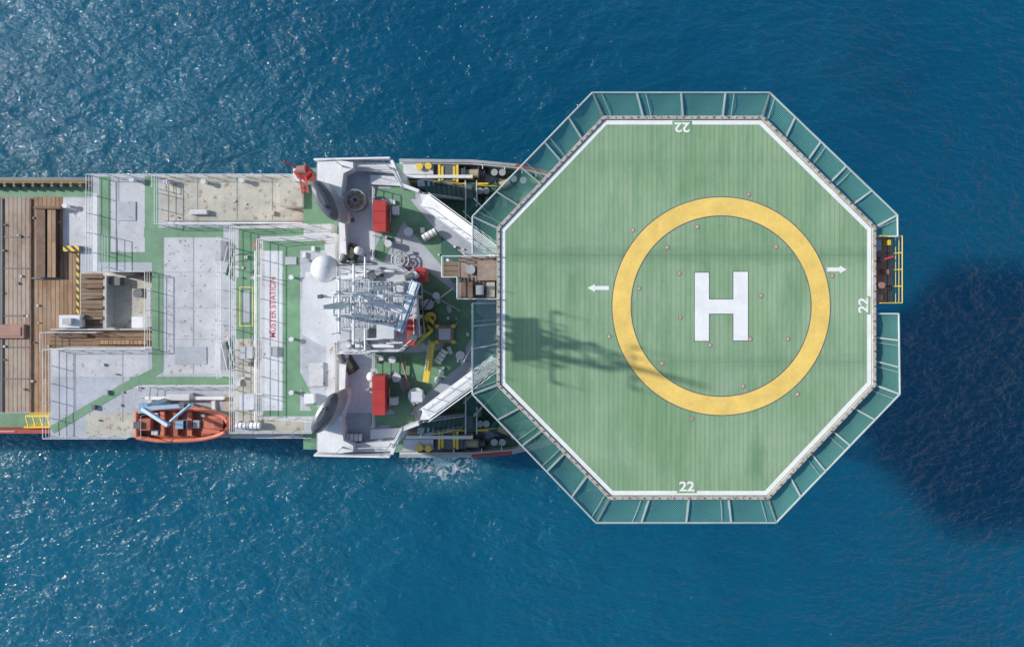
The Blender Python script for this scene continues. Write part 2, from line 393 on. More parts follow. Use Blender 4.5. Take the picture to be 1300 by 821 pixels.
for i in range(5): w.bx(104,350+i*13,130,353+i*13,ZA,ZA+0.3,"wood_cross")
w.bx(133,350,135,416,ZA,ZA+1.0,"steel"); w.bx(167,402,181,416,ZA,ZA+1.8,"white_paint"); w.bx(140,352,152,362,ZA,ZA+.7,"dark_grey")
w.bx(160,350,190,353,ZA,ZA+1.2,"rust_steel"); w.cyl(W(182,372,ZA),.4,ZA,ZA+.9,"dark_grey",12)
w.bx(186,365,191,400,ZA,ZA+1.1,"steel"); w.bx(70,424,110,428,ZA,ZA+.35,"rust_steel"); w.bx(120,432,185,437,ZA,ZA+.3,"wood_deck")
w.rail([(62,444),(62,421),(132,421)],ZA,1.1,"rail_paint",1.2)
w.bx(64,417,192,419,ZA,ZA+0.5,"steel")
w.finish()
r=B("mid_railing",ship)
r.rail([(120,345),(193,345),(193,442),(66,442),(66,553)],ZB,1.1)
r.rail([(120,345),(120,224)],ZB,1.1); r.rail([(120,224),(384,224)],ZB,1.1)
r.rail([(66,553),(170,553)],ZB); r.rail([(205,226),(205,286),(300,286)],ZB); r.rail([(202,226),(202,240)],ZB)
r.rail([(283,302),(283,478)],ZB); r.rail([(180,505),(182,488),(296,488)],ZB); r.rail([(300,552),(400,552)],ZB)
r.rail([(140,340),(140,300)],ZB)
r.finish()
e=B("deck_fittings",ship)
e.bx(355,226,384,262,ZB,ZB+1.4,"beige_deck","white_paint"); e.bx(372,214,392,230,ZB,ZB+3,"white_roof")
for x,y in ((215,232),(262,232),(310,230),(172,229),(88,262)):
    c=W(x,y,ZB if x>118 else ZA); z=ZB if x>118 else ZA
    e.cyl(c,.13,z,z+.5,"white_paint",10); e.cyl(c,.22,z+.5,z+.62,"white_roof",12)
e.tube(W(210,283,ZB+.3),W(384,283,ZB+.3),.07,"white_paint"); e.tube(W(210,280,ZB+.25),W(384,280,ZB+.25),.05,"steel")
e.bx(240,266,262,272,ZB,ZB+.4,"white_roof"); e.bx(150,256,172,280,ZB,ZB+.08,"grey_deck"); e.bx(222,440,262,462,ZB,ZB+.06,"grey_deck")
e.bx(273,305,280,330,ZB,ZB+1.2,"grey_deck_light"); e.bx(273,435,280,470,ZB,ZB+1.2,"white_roof")
e.bx(212,500,240,508,ZB,ZB+.8,"white_roof"); e.bx(296,505,330,520,ZB,ZB+.6,"grey_deck_light")
for i in range(26):
    x,y,z=random.choice([(random.uniform(205,380),random.uniform(228,280),ZB),(random.uniform(85,180),random.uniform(455,545),ZB),(random.uniform(285,395),random.uniform(535,550),ZB)])
    sz=random.uniform(.08,.26); e.box(W(x,y,z+sz/2+.03),(sz,sz*random.uniform(.6,1.6),sz),random.choice(["white_roof","steel","dark_grey","beige_deck"]),0)
e.finish()
# ---------------- C deck
d=B("accommodation_block",ship)
d.prism([(298,288),(420,284),(420,548),(298,548)],ZB-0.1,ZC,"grey_deck_light","white_paint")
d.rs(303,290,329,352,ZC,1,"green_deck"); d.rs(300,352,329,430,ZC,1.2,"green_deck"); d.rs(304,364,321,414,ZC,2,"marking_yellow"); d.rs(305,365,320,413,ZC,3,"green_deck"); d.rs(308,369,317,409,ZC,4,"grey_deck")
d.rs(302,430,327,545,ZC,1,"beige_deck"); d.rs(303,290,385,300,ZC,2.2,"green_deck")
d.rs(327,530,385,547,ZC,1.4,"beige_deck")
d.prism([(332,304),(425,296),(425,536),(332,528)],ZC,ZE,"grey_deck_light","white_paint")
d.rs(334,306,412,318,ZE,1,"green_deck"); d.rs(359,318,381,523,ZE,1.5,"green_deck"); d.path([(380,480),(400,520)],9,ZE,2.5,"green_deck")
d.rs(336,319,358,521,ZE,1,"white_roof"); d.rs(334,521,400,528,ZE,2,"green_deck"); d.rs(383,320,414,520,ZE,1,"grey_deck")
d.finish()
text("muster_station_lettering","MUSTER STATION",346,390,ZE+.016,0.62,math.pi/2,"letter_red",ship,0.006,.90)
r=B("accommodation_railing",ship)
r.rail([(299,290),(299,546),(400,546)],ZC); r.rail([(299,290),(395,286)],ZC); r.rail([(333,305),(333,527),(400,532)],ZE); r.rail([(333,305),(412,299)],ZE)
for y in (350,500): r.tube(W(327,y,ZC+1),W(333,y,ZE+1),.035,"rail_paint")
r.tube(W(324,318,ZC+.3),W(324,540,ZC+.3),.06,"white_paint")
r.finish()
stair("companion_stair",W(291,352,ZB),W(300,318,ZC),0.7,parent=ship)
stair("companion_stair",W(291,430,ZB),W(300,465,ZC),0.7,parent=ship)
e=B("accommodation_fittings",ship)
for x,y,a,b_,h,m in [(388,345,396,352,.7,"white_roof"),(388,395,400,425,1.0,"white_paint"),(392,460,410,490,.2,"grey_deck_light"),(386,500,398,512,.5,"white_roof"),(305,440,320,455,.5,"grey_deck_light"),(304,500,322,520,.6,"white_roof"),(362,326,376,336,.1,"grey_deck"),(343,440,352,452,.25,"steel"),(320,308,326,314,.9,"clay_red"),(395,372,404,384,1.8,"clay_red"),(408,404,414,418,1.6,"red_paint"),(404,385,414,400,1.2,"white_paint")]:
    z=ZE if x>333 else ZC; e.bx(x,y,a,b_,z,z+h,m)
for i in range(30):
    x=random.uniform(384,412) if i%2 else random.uniform(302,326); y=random.uniform(315,520); z=ZE if x>330 else ZC
    sz=random.uniform(.08,.26); e.box(W(x,y,z+sz/2+.02),(sz,sz*random.uniform(.6,2.0),sz),random.choice(["white_roof","steel","dark_grey","white_paint","rail_paint"]))
for y in (352,430,497): c=W(372,y,ZE); e.cyl(c,.1,ZE,ZE+.4,"white_paint",8); e.cyl(c,.18,ZE+.4,ZE+.5,"white_roof",10)
e.finish()
# ---------------- bridge superstructure F deck
sup=B("bridge_superstructure",ship)
sup.prism([(402,208),(500,206),(512,236),(535,244),(640,328),(640,454),(535,538),(512,546),(500,571),(402,571),(402,530),(430,520),(430,250),(402,240)],ZBW-0.5,ZF,"grey_deck","white_paint")
sup.rs(432,250,476,330,ZF,1,"white_roof"); sup.rs(432,440,476,524,ZF,1,"white_roof")
def gp(pp,w,k): sup.path(pp,w,ZF,k,"green_deck")
def mir(pp): return [(x,779-y) for x,y in pp]
a=[(505,240),(512,262),(482,322)]; b=[(512,262),(570,330),(598,372)]; c=[(478,246),(520,246)]
for k,(pp,w) in enumerate([(a,17),(b,24),(c,13)]):
    gp(pp,w,1+k*1.1); gp(mir(pp),w,5+k*1.1)
sup.rs(586,350,604,430,ZF,9,"green_deck"); sup.sheet([(545,345),(590,380),(590,400),(545,440),(530,430),(530,350)],ZF,0.6,"green_deck")
sup.sheet([(560,300),(600,335),(600,350),(560,330)],ZF,10,"green_dark")
sup.sheet([(480,448),(530,448),(590,440),(590,458),(540,500),(500,470),(480,478)],ZF,10.5,"green_deck")
sup.finish()
p=B("bridge_wing_roof",ship)
def both(f):
    f(lambda y:y); f(lambda y:779-y)
def wing(m):
    q=lambda pts:[(x,m(y)) for x,y in pts]
    p.prism(q([(403,206),(432,204),(448,206),(448,214),(436,220),(432,250),(422,262),(405,262)]),ZF,ZF+1.3,"white_paint")
    p.prism(q([(448,205),(498,207),(503,220),(448,216)]),ZF-1,ZF+.5,"white_roof")
    p.prism(q([(470,222),(500,224),(508,236),(470,234)]),ZF,ZF+.25,"white_roof")
    p.wall(q([(500,207),(512,237),(534,245)]),ZF,ZF+1.0,0.22,"white_paint")
    p.wall(q([(404,206),(498,204)]),ZF,ZF+1.1,.12,"white_paint")
both(wing)
p.prism([(430,252),(436,248),(440,330),(432,334)],ZF,ZF+.9,"white_paint"); p.prism([(430,527),(436,531),(440,449),(432,445)],ZF,ZF+.9,"white_paint")
p.prism([(384,355),(398,345),(432,350),(432,432),(410,440),(384,425)],ZE,ZF+0.6,"white_roof","white_paint")
p.finish()
wh=B("wheelhouse",ship)
wh.prism([(432,338),(508,336),(528,352),(532,428),(510,446),(432,446)],ZF,ZF+3.2,"grey_deck_light","white_paint")
cs=[W(x,y,ZF+3.2) for x,y in [(508,336),(528,352),(532,428),(510,446)]]
for i in range(3):
    a,b=cs[i],cs[i+1]; dd=(b-a); L=dd.length; u=dd.normalized(); nn=Vector((u.y,-u.x,0)); 
    if nn.x<0: nn=-nn
    k=max(2,int(L/1.1))
    for j in range(k):
        c0=a+u*(L*(j+.5)/k)+nn*.03-Vector((0,0,1.3)); wh.box(c0,(L/k*.82,.06,1.1),"window_glass",math.atan2(u.y,u.x))
wh.bx(440,342,500,346,ZF+3.2,ZF+3.5,"white_paint"); wh.bx(440,437,500,441,ZF+3.2,ZF+3.5,"white_paint")
wh.rail([(433,340),(507,338),(526,353),(529,427),(509,444),(433,444),(433,340)],ZF+3.2)
wh.bx(445,352,462,366,ZF+3.2,ZF+4.1,"white_paint"); wh.bx(478,412,500,430,ZF+3.2,ZF+4.4,"white_roof"); wh.bx(450,415,466,430,ZF+3.2,ZF+4,"steel"); wh.bx(500,360,512,372,ZF+3.2,ZF+4,"white_roof")
wh.finish()
def funnel(m,sg):
    f=B("funnel"); z0,z1=ZE,20.0
    c1=W(408,m(253),z1); n=28; t=math.radians(-62*sg)
    def ell(c,a,b,z): return [(c[0]+a*math.cos(q)*math.cos(t)-b*math.sin(q)*math.sin(t),c[1]+a*math.cos(q)*math.sin(t)+b*math.sin(q)*math.cos(t),z) for q in [2*math.pi*i/n for i in range(n)]]
    ins=Vector((.45,0,0))
    rr=[(ins*1.2,1.6,.66,z0),(ins*.8,1.55,.58,z1-2.0),(ins*.3,1.5,.52,z1-.5),(ins*.1,1.42,.46,z1-.2),(Vector(),1.15,.34,z1),(Vector(),.6,.16,z1+.08)]
    R_=[ell(c1+o,a,b,z) for o,a,b,z in rr]
    for i in range(len(rr)-1):
        f.add(R_[i]+R_[i+1],[[k,(k+1)%n,n+(k+1)%n,n+k] for k in range(n)],"white_paint" if i<1 else ("steel" if i<2 else "funnel_grey"),True)
    f.add(R_[-1],[list(range(n))],"funnel_grey")
    q=Vector((c1.x+.5*math.cos(t),c1.y+.5*math.sin(t),0)); f.cyl(q,.1,z1-.2,z1+.4,"steel",12); f.cyl(q,.08,z1+.39,z1+.41,"black_paint",12)
    f.finish()
funnel(lambda y:y,1); funnel(lambda y:779-y,-1)
zd=ZF+2.6
sd=B("satellite_dome"); c=W(412,341,zd)
sd.cyl(c,.55,ZF-.4,zd-.5,"white_paint",16,.4); sd.cyl(c,.85,zd-.75,zd-.5,"white_roof",24); sd.sph(c,.88,"white_paint",28,18,1,1,1.05); sd.torus((c.x,c.y,zd-.15),.885,.02,"steel",28,6); sd.finish()
for (x,y,z,rr) in ((472,478,ZF+1,.36),(455,318,ZF+1,.3)):
    sd=B("satellite_dome"); c=W(x,y,z); sd.cyl(c,.12,ZF,z,"white_paint",8); sd.cyl(c,rr*.9,z-.3,z-.2,"white_roof",14); sd.sph(c,rr,"white_paint",18,12,1,1,1.1); sd.finish()
# radar mast
zb=ZF+3.2; ZT=31.0
mb=W(487,382,zb); mb=Vector((mb.x,mb.y,0)); 
m_=empty("radar_mast",(mb.x,mb.y,zb))
k=B("mast_structure",m_)
for sx,sy in((-1,-1),(1,-1),(1,1),(-1,1)):
    k.tube((mb.x+sx*1.2,mb.y+sy*1.2,zb),(mb.x+sx*.45,mb.y+sy*.45,ZT),.12,"white_paint",8,.08)
def lv(z): t=(z-zb)/(ZT-zb); return 1.2+(0.45-1.2)*t
zs=[zb,22.2,24.2,26,27.8,29.5,ZT]
for i in range(len(zs)-1):
    a,b=lv(zs[i]),lv(zs[i+1]); cn=[(-1,-1),(1,-1),(1,1),(-1,1)]
    for j in range(4):
        p0,p1=cn[j],cn[(j+1)%4]
        k.tube((mb.x+p0[0]*a,mb.y+p0[1]*a,zs[i]),(mb.x+p1[0]*b,mb.y+p1[1]*b,zs[i+1]),.045,"white_roof")
        k.tube((mb.x+p0[0]*b,mb.y+p0[1]*b,zs[i+1]),(mb.x+p1[0]*b,mb.y+p1[1]*b,zs[i+1]),.05,"white_roof")
k.cyl(mb,.2,ZT,34.6,"white_paint",10,.08)
for z,w_,l_ in((24.2,2.5,2.4),(27.6,1.6,2.6)):
    nb=10
    for j in range(nb+1): k.box((mb.x-w_/2+w_*j/nb,mb.y,z),(w_/nb*.5,l_,.05),"grey_deck")
    for j in range(3): k.box((mb.x,mb.y-l_/2+l_*j/2,z-.06),(w_,.08,.07),"steel")
    q=[Vector((mb.x+sx*w_/2,mb.y+sy*l_/2,z+.05)) for sx,sy in((-1,-1),(1,-1),(1,1),(-1,1),(-1,-1))]
    k.railw(q,1.0,"rail_paint",1.2,.025,2)
for z,L in((25.8,5.4),(28.6,4.4),(31.6,2.6)):
    k.tube((mb.x,mb.y-L/2,z),(mb.x,mb.y+L/2,z),.06,"white_paint",8)
    for j in range(5):
        y=mb.y-L/2+L*j/4; k.box((mb.x,y,z+.2),(.17,.17,.28),random.choice(["white_paint","dark_grey","steel"]))
    for y in(-L/2,L/2): k.tube((mb.x,mb.y+y,z),(mb.x,mb.y+y,z+1.4),.025,"white_paint",5)
for z,L in((24.9,5.6),(29.0,3.2)):
    k.tube((mb.x-L/2,mb.y+.4,z),(mb.x+L/2,mb.y+.4,z),.07,"white_paint",8)
    for j in range(4): k.box((mb.x-L/2+L*j/3,mb.y+.4,z+.2),(.2,.2,.3),random.choice(["white_paint","dark_grey","white_roof"]))
k.finish()
def radar(x,y,z,L,rz,mt,wd=.38):
    k=B("radar_scanner",m_); c=W(x,y,z)
    k.cyl(c,.22,z-.9,z-.3,"white_paint",12); k.box((c.x,c.y,z-.2),(.5,.5,.3),"white_roof"); M=Matrix.Rotation(rz,3,'Z')
    k.box((c.x,c.y,z+.05),(L,wd,.26),mt,rz); k.box((c.x,c.y,z+.2),(L*.97,wd*.5,.08),"white_paint",rz)
    k.beam((c.x,c.y,z-.9),(mb.x,mb.y,z-1.1),.3,.15,"white_roof")
    k.finish(.03)
radar(517,389,24.6,3.1,math.radians(70),"blue_grey",.6)
radar(480,386,27.9,2.9,math.radians(-14),"white_paint")
radar(447,352,25.0,1.8,math.radians(8),"white_paint",.3)
def whip(x,y,z,h):
    a=B("whip_antenna"); c=W(x,y,z); a.cyl(c,.08,z,z+.6,"white_paint",8,.05); a.cyl(c,.03,z+.6,z+h,"white_paint",6,.012); a.finish()
for x,y,h in((440,348,4),(442,432,3.5),(520,436,3),(516,346,3.5)): whip(x,y,zb,h)
for x,y in((436,212),(436,566),(496,214),(496,563)): whip(x,y,ZF+1,3)
def searchlight(x,y,z,rz):
    a=B("searchlight"); c=W(x,y,z); a.cyl(c,.16,z,z+.7,"white_paint",10); u=Vector((math.cos(rz),math.sin(rz),-.2)); p0=Vector((c.x,c.y,z+1)); a.tube(p0-u*.25,p0+u*.3,.2,"dark_grey",14,.28); a.tube(p0+u*.3,p0+u*.33,.25,"window_glass",14); a.box((c.x,c.y,z+.75),(.15,.7,.1),"white_paint",rz); a.finish()
for x,y,r_ in((522,352,.3),(526,426,-.3),(440,330,1.2),(438,452,-1.2)): searchlight(x,y,zb if x>500 else ZF,r_)
def winch(x,y,z,rz=0,sc=1,mat="steel"):
    a=B("winch"); c=W(x,y,z); M=Matrix.Rotation(rz,3,'Z'); u=M@Vector((1,0,0))*sc; v=M@Vector((0,1,0))*sc; p0=Vector((c.x,c.y,z+.5*sc))
    a.box(p0-Vector((0,0,.42*sc)),(1.6*sc,1.1*sc,.16*sc),"dark_grey",rz)
    a.tube(p0-u*.5,p0+u*.4,.28*sc,"rope",16); 
    for t in(-.5,.4): a.tube(p0+u*t,p0+u*(t+.06),.46*sc,mat,18)
    a.tube(p0+u*.46,p0+u*.85,.22*sc,mat,12); a.box(p0+u*-.72,(.35*sc,.6*sc,.6*sc),mat,rz)
    a.finish()
winch(448,322,ZF,1.2,.8,"rust_steel"); winch(444,462,ZF,-1.0,.8,"rust_steel")
winch(600,222,ZBW,0,1.2,"dark_grey"); winch(600,560,ZBW,0,1.2,"dark_grey"); winch(640,236,ZBW,.4,1.2,"green_dark"); winch(640,543,ZBW,-.4,1.2,"green_dark")
def locker(x0,y0,x1,y1,z,h,roof="red_paint"):
    a=B("storage_locker"); a.bx(x0,y0,x1,y1,z+.08,z+h,"red_paint"); a.bx(x0+1,y0+1,x1-1,y1-1,z,z+.08,"dark_grey"); a.bx(x0-.6,y0-.6,x1+.6,y1+.6,z+h+.003,z+h+.08,roof)
    c=W((x0+x1)/2,(y0+y1)/2,z+h); a.tube((c.x+.6,c.y-.4,z+h*.6),(c.x+.6,c.y+.4,z+h*.6),.03,"steel"); 
    for t in(.3,.7): a.bx(x0-.8,y0+(y1-y0)*t,x1+.8,y0+(y1-y0)*t+1.2,z+h+.09,z+h+.12,"red_paint")
    a.finish()
locker(474,255,489,293,ZF,1.8); locker(473,478,488,526,ZF,1.8); locker(518,340,539,358,ZF,2.6); locker(517,405,526,438,zb,1.0)
def canister(x,y,z,rz):
    a=B("liferaft_canister"); c=W(x,y,z+.4); u=Vector((math.cos(rz),math.sin(rz),0)); a.tube(c-u*.5,c+u*.5,.26,"white_paint",16); 
    for t in(-.3,0,.3): a.tube(c+u*(t-.02),c+u*(t+.02),.272,"dark_grey",16)
    for t in(-.35,.35): a.box(c+u*t-Vector((0,0,.33)),(.1,.6,.16),"steel",rz)
    a.finish()
for x,y,r_ in((560,452,1.0),(530,505,.6),(545,298,.5),(308,540,0),(322,540,0),(450,555,0)): canister(x,y,ZF if x>410 else ZC,r_)
cr=B("cable_reel"); c=W(455,256,ZF); cr.cyl(c,.5,ZF+.1,ZF+.9,"rope",18)
for z in(ZF,ZF+.9):
    cr.torus((c.x,c.y,z+.05),.7,.06,"steel",24,6); cr.torus((c.x,c.y,z+.05),.42,.04,"rust_steel",20,6)
    for q in range(8): t=q*math.pi/4; cr.tube((c.x,c.y,z+.05),(c.x+.7*math.cos(t),c.y+.7*math.sin(t),z+.05),.035,"steel")
cr.cyl(c,.12,ZF+.85,ZF+1.05,"black_paint",8); cr.finish()
h=B("deck_hatch"); h.bx(553,413,576,435,ZF,ZF+.5,"brown_platform","dark_grey"); h.bx(557,417,572,431,ZF+.5,ZF+.58,"white_roof")
for x in(552,573): 
    for y in(412,432): h.bx(x,y,x+5,y+4,ZF+.01,ZF+.62,"yellow_paint")
h.finish()
cn=empty("provision_crane",W(548,405,ZF))
k=B("crane_post",cn); c=W(548,402,ZF); k.cyl(c,.35,ZF,ZF+1.2,"yellow_paint",16); k.cyl(c,.5,ZF,ZF+.12,"dark_grey",16); k.finish()
k=B("crane_boom",cn); k.beam(W(548,402,ZF+1.3),W(545,425,ZF+1.3),.35,.4,"hazard_stripe"); k.beam(W(548,420,ZF+1.6),W(526,438,ZF+1.6),.22,.3,"yellow_paint"); k.beam(W(548,434,ZF+1.5),W(541,484,ZF+1.0),.42,.4,"yellow_paint"); k.tube(W(545,432,ZF+1.9),W(540,470,ZF+1.5),.07,"steel",8); k.tube(W(520,420,ZF+1.2),W(551,372,ZF+.8),.06,"dark_grey"); k.finish(.03)
f=B("foredeck_fittings",ship)
for x,y,r_,hh,m in((520,295,.25,.5,"white_paint"),(495,310,.2,.6,"white_paint"),(585,345,.25,.6,"steel"),(530,500,.45,.6,"white_paint"),(505,478,.25,.5,"dark_grey"),(585,450,.25,.5,"white_paint"),(545,386,.3,.5,"dark_grey"),(500,455,.2,.6,"white_paint"),(556,375,.2,1.1,"red_paint")):
    c=W(x,y,ZF); f.cyl(c,r_,ZF,ZF+hh,m,14); f.cyl(c,r_*1.25,ZF+hh,ZF+hh+.1,"white_roof",14)
c=W(508,330,ZF+.5); f.torus(c,.6,.05,"steel",20,6); f.torus(c,.32,.05,"steel",20,6); f.cyl(c,.12,ZF,ZF+.5,"dark_grey",8)
for q in range(6): t=q*math.pi/3; f.tube(c,(c.x+.6*math.cos(t),c.y+.6*math.sin(t),c.z),.03,"steel")
f.tube(W(508,450,ZF+.4),W(530,530,ZF+.4),.05,"clay_red"); f.tube(W(515,452,ZF+.3),W(512,505,ZF+.3),.05,"clay_red"); f.tube(W(533,366,ZF+.2),W(585,395,ZF+.2),.06,"steel")
f.tube(W(535,395,ZF+.3),W(575,366,ZF+.3),.05,"white_paint"); f.bx(522,497,536,510,ZF,ZF+1.0,"white_roof"); f.bx(570,340,582,347,ZF,ZF+1,"white_paint"); f.bx(498,262,505,272,ZF,ZF+.7,"white_paint"); f.bx(494,505,504,514,ZF,ZF+.8,"white_paint")
for i in range(64):
    x=random.uniform(435,600); y=random.uniform(255,525)
    if 430<x<535 and 330<y<450: continue
    if x>540 and (y<250+(x-540)*.8+20 or y>530-(x-540)*.8-20): continue
    sz=random.uniform(.08,.3); f.box(W(x,y,ZF+sz/2+.06),(sz,sz*random.uniform(.6,2.2),sz),random.choice(["white_roof","steel","dark_grey","white_paint","white_paint","yellow_paint" if i%5==0 else "white_roof"]),random.uniform(0,.6))
for i in range(22):
    x=random.uniform(436,526); y=random.uniform(344,440); sz=random.uniform(.15,.45); f.box(W(x,y,zb+sz/2),(sz,sz*random.uniform(.5,1.8),sz),random.choice(["white_roof","steel","dark_grey","dark_grey","rust_steel"]),random.uniform(0,.8))
for i in range(7):
    x=random.uniform(436,500); y=random.uniform(344,436); x2=x+random.choice([-1,1])*random.uniform(8,26); y2=y+random.uniform(-4,4)
    f.tube(W(x,y,zb+.9),W(x2,y2,zb+.9),.06,"white_paint"); f.tube(W(x,y,zb),W(x,y,zb+.9),.06,"white_paint")
f.finish()
r=B("bridge_railing",ship)
for m in(lambda y:y,lambda y:779-y):
    r.rail([(x,m(y)) for x,y in((477,240),(477,330))],ZF); r.rail([(x,m(y)) for x,y in((440,214),(500,216),(512,240))],ZF); r.rail([(x,m(y)) for x,y in((590,322),(602,345))],ZF)
r.rail([(432,336),(476,336)],ZF); r.rail([(432,447),(476,447)],ZF)
r.finish()
for nm,m in(("a",lambda y:y),("b",lambda y:779-y)):
    g=B("helideck_gangway"); a=W(541,m(255),ZF+.8); b=W(632,m(322),ZF+3.2)
    g.beam(a,b,.85,.5,"white_paint"); u=(b-a).normalized(); q=Vector((-u.y,u.x,0)).normalized()
    for sg in(-1,1):
        g.railw([a+q*.5*sg+Vector((0,0,.25)),b+q*.5*sg+Vector((0,0,.25))],.9,"rail_paint",1.4,.025,2)
    g.beam(a+Vector((0,0,.27)),b+Vector((0,0,.27)),.55,.03,"white_roof")
    g.prism([(533,m(246)),(548,m(247)),(552,m(262)),(538,m(262))],ZF,ZF+.9,"white_paint"); g.finish()
bd=B("mooring_deck",ship)
for m in(lambda y:y,lambda y:779-y):
    def q(x0,y0,x1,y1,z0,z1,mt): 
        a,b=sorted((m(y0),m(y1))); bd.bx(x0,a,x1,b,z0,z1,mt)
    q(512,208,550,221,ZBW,ZBW+.9,"white_roof"); q(515,222,600,226,ZBW,ZBW+1.2,"white_paint")
    q(556,209,582,231,ZBW,ZBW+1.0,"dark_grey"); q(556,209,559,231,ZBW+1.0,ZBW+1.1,"yellow_paint"); q(579,209,582,231,ZBW+1.0,ZBW+1.1,"yellow_paint"); q(560,211,563,229,ZBW+1.0,ZBW+1.07,"yellow_paint"); q(575,211,578,229,ZBW+1.0,ZBW+1.07,"yellow_paint")
    q(586,213,620,217,ZBW,ZBW+.5,"black_paint"); q(530,228,548,236,ZBW,ZBW+2.5,"grey_deck_light"); q(560,232,620,234,ZBW,ZBW+.9,"yellow_paint")
    q(540,236,600,252,ZBW,ZBW+2.2,"dark_grey")
    for x,y in((535,215),(546,214),(628,222),(638,222),(652,230),(610,245),(618,245),(664,232)):
        c=W(x,m(y),ZBW); bd.cyl(c,.2,ZBW,ZBW+1.1,"black_paint" if x<560 else "dark_grey",12); bd.cyl(c,.27,ZBW+1.1,ZBW+1.2,"yellow_paint" if x<560 else "steel",12)
    for i in range(7): x=660-i*11; bd.bx(x,min(m(250),m(262)),x+6,max(m(250),m(262)),ZBW,ZBW+.4,random.choice(["steel","green_dark","dark_grey","rope"]))
    bd.bx(592,min(m(232),m(300)),606,max(m(232),m(300)),ZBW+2,ZBW+2.1,"green_dark")
    bd.rail([(x,m(y)) for x,y in((592,232),(592,300))],ZBW+2.1); bd.rail([(x,m(y)) for x,y in((606,232),(606,300))],ZBW+2.1)
    bd.rail([(x,m(y)) for x,y in((515,233),(556,233),(640,240))],ZBW,1.1,"yellow_paint")
    bd.path([(x,m(y)) for x,y in((610,225),(680,245),(700,262))],10,ZBW,2,"grey_deck")
    bd.sheet([(x,m(y)) for x,y in((512,207),(600,209),(600,234),(512,236))],ZBW,1,"grey_deck")
bd.finish()
for m in(lambda y:y,lambda y:779-y):
    stair("deck_stair",W(588,m(246),ZBW+2.2),W(538,m(238),ZF),1.0)
    stair("deck_stair",W(634,m(300),ZBW),W(596,m(262),ZBW+4.2),1.2)
dc=B("davit_crane"); c=W(391,222,15)
dc.cyl(c,.3,ZC-3,16,"red_paint",14); dc.cyl(c,.5,15.2,15.6,"red_paint",16); dc.box((c.x,c.y,16.2),(1.0,.6,.7),"red_paint",.6)
for o in(-.2,.2): dc.beam((c.x+o,c.y,16.4),(c.x+.4+o,c.y-1.6,17.0),.09,.14,"red_paint")
dc.beam((c.x,c.y,16.5),(c.x-1.0,c.y+.6,17.2),.12,.14,"red_paint"); dc.tube((c.x-.3,c.y+.1,16.6),(c.x+.3,c.y+.1,16.6),.3,"clay_red",14)
for i in range(4): dc.tube((c.x-.2+.1*i,c.y-.4*i,16.5+.15*i),(c.x+.2+.1*i,c.y-.4*i-.3,16.5+.15*i),.05,"red_paint")
dc.finish()
# ---------------- rescue boat
zr=11.0
rb=empty("rescue_boat",W(233,538,zr-1.2))
hb=B("boat_hull",rb); s0=S(zr); n=22
def hw(t):
    return 1.36*(min(1,0.80+t*.9) if t<.25 else (1 if t<.45 else math.sqrt(max(0,1-((t-.45)/.55)**2.0))))
xs=W(174,538,zr).x; xe=W(294,538,zr).x; yc=W(233,538.5,zr).y
secs=[]
for i in range(n+1):
    t=i/n; x=xs+(xe-xs)*t; w_=max(hw(t),.02); sh=.35*max(0,(t-.6)/.4)**2
    secs.append([(x,yc+w_*a,zr-1.2+b*(1.2)+sh*min(1,b)) for a,b in((-1,1),(-1.02,.75),(-.8,.3),(0,0+.5*max(0,(t-.8)/.2)),(.8,.3),(1.02,.75),(1,1))])
vs=[v for q in secs for v in q]; fs=[[i*7+j,i*7+j+1,(i+1)*7+j+1,(i+1)*7+j] for i in range(n) for j in range(6)]
hb.add(vs,fs,"orange_paint",True); hb.add(secs[0],[list(range(7))],"orange_paint")
fl_=[]
for i in range(n+1):
    t=i/n; x=xs+(xe-xs)*t; w_=max(hw(t)*.8,.01); fl_.append(((x,yc-w_,zr-.45),(x,yc+w_,zr-.45)))
vs=[v for q in fl_ for v in q]; hb.add(vs,[[2*i,2*i+2,2*i+3,2*i+1] for i in range(n-1)],"orange_dark")
for sg in(-1,1):
    pr=None
    for i in range(n+1):
        t=i/n; x=xs+(xe-xs)*t; sh=.35*max(0,(t-.6)/.4)**2; p_=Vector((x,yc+sg*hw(t)*.93,zr+.03+sh))
        if pr is not None: hb.tube(pr,p_,.17,"orange_paint",10)
        pr=p_
hb.tube((xs,yc-1.0,zr+.03),(xs,yc+1.0,zr+.03),.16,"orange_paint",10)
hb.finish()
it=B("boat_interior",rb)
def bb(px,py,sx,sy,z,h_,mt,rz=0): c=W(px,py,zr); it.box((c.x,c.y,z+h_/2),(sx,sy,h_),mt,rz)
bb(268,538,1.4,1.5,zr-.45,.42,"orange_paint"); bb(278,538,.7,.9,zr-.1,.15,"orange_dark")
for px in(205,222,240): bb(px,538,.35,1.9,zr-.45,.35,"orange_paint" if px!=222 else "orange_dark")
bb(232,538,.8,.6,zr-.45,.85,"blue_grey"); bb(238,538,.08,.7,zr+.3,.35,"window_glass"); bb(226,538,.35,.5,zr-.4,.6,"rubber"); bb(250,538,.5,.6,zr-.45,.6,"steel")
bb(186,538,.9,.9,zr-.45,.75,"orange_dark"); bb(178,538,.5,.5,zr-.3,.85,"dark_grey"); bb(196,527,.5,.35,zr-.4,.4,"white_roof"); bb(196,549,.5,.35,zr-.4,.4,"white_roof"); bb(258,527,.3,.2,zr-.3,.4,"white_paint")
for sg in(-1,1):
    for i in range(9): t=.08+i*.085; x=xs+(xe-xs)*t; it.torus((x,yc+sg*hw(t)*1.02,zr-.2),.16,.025,"rope",12,5,'Y')
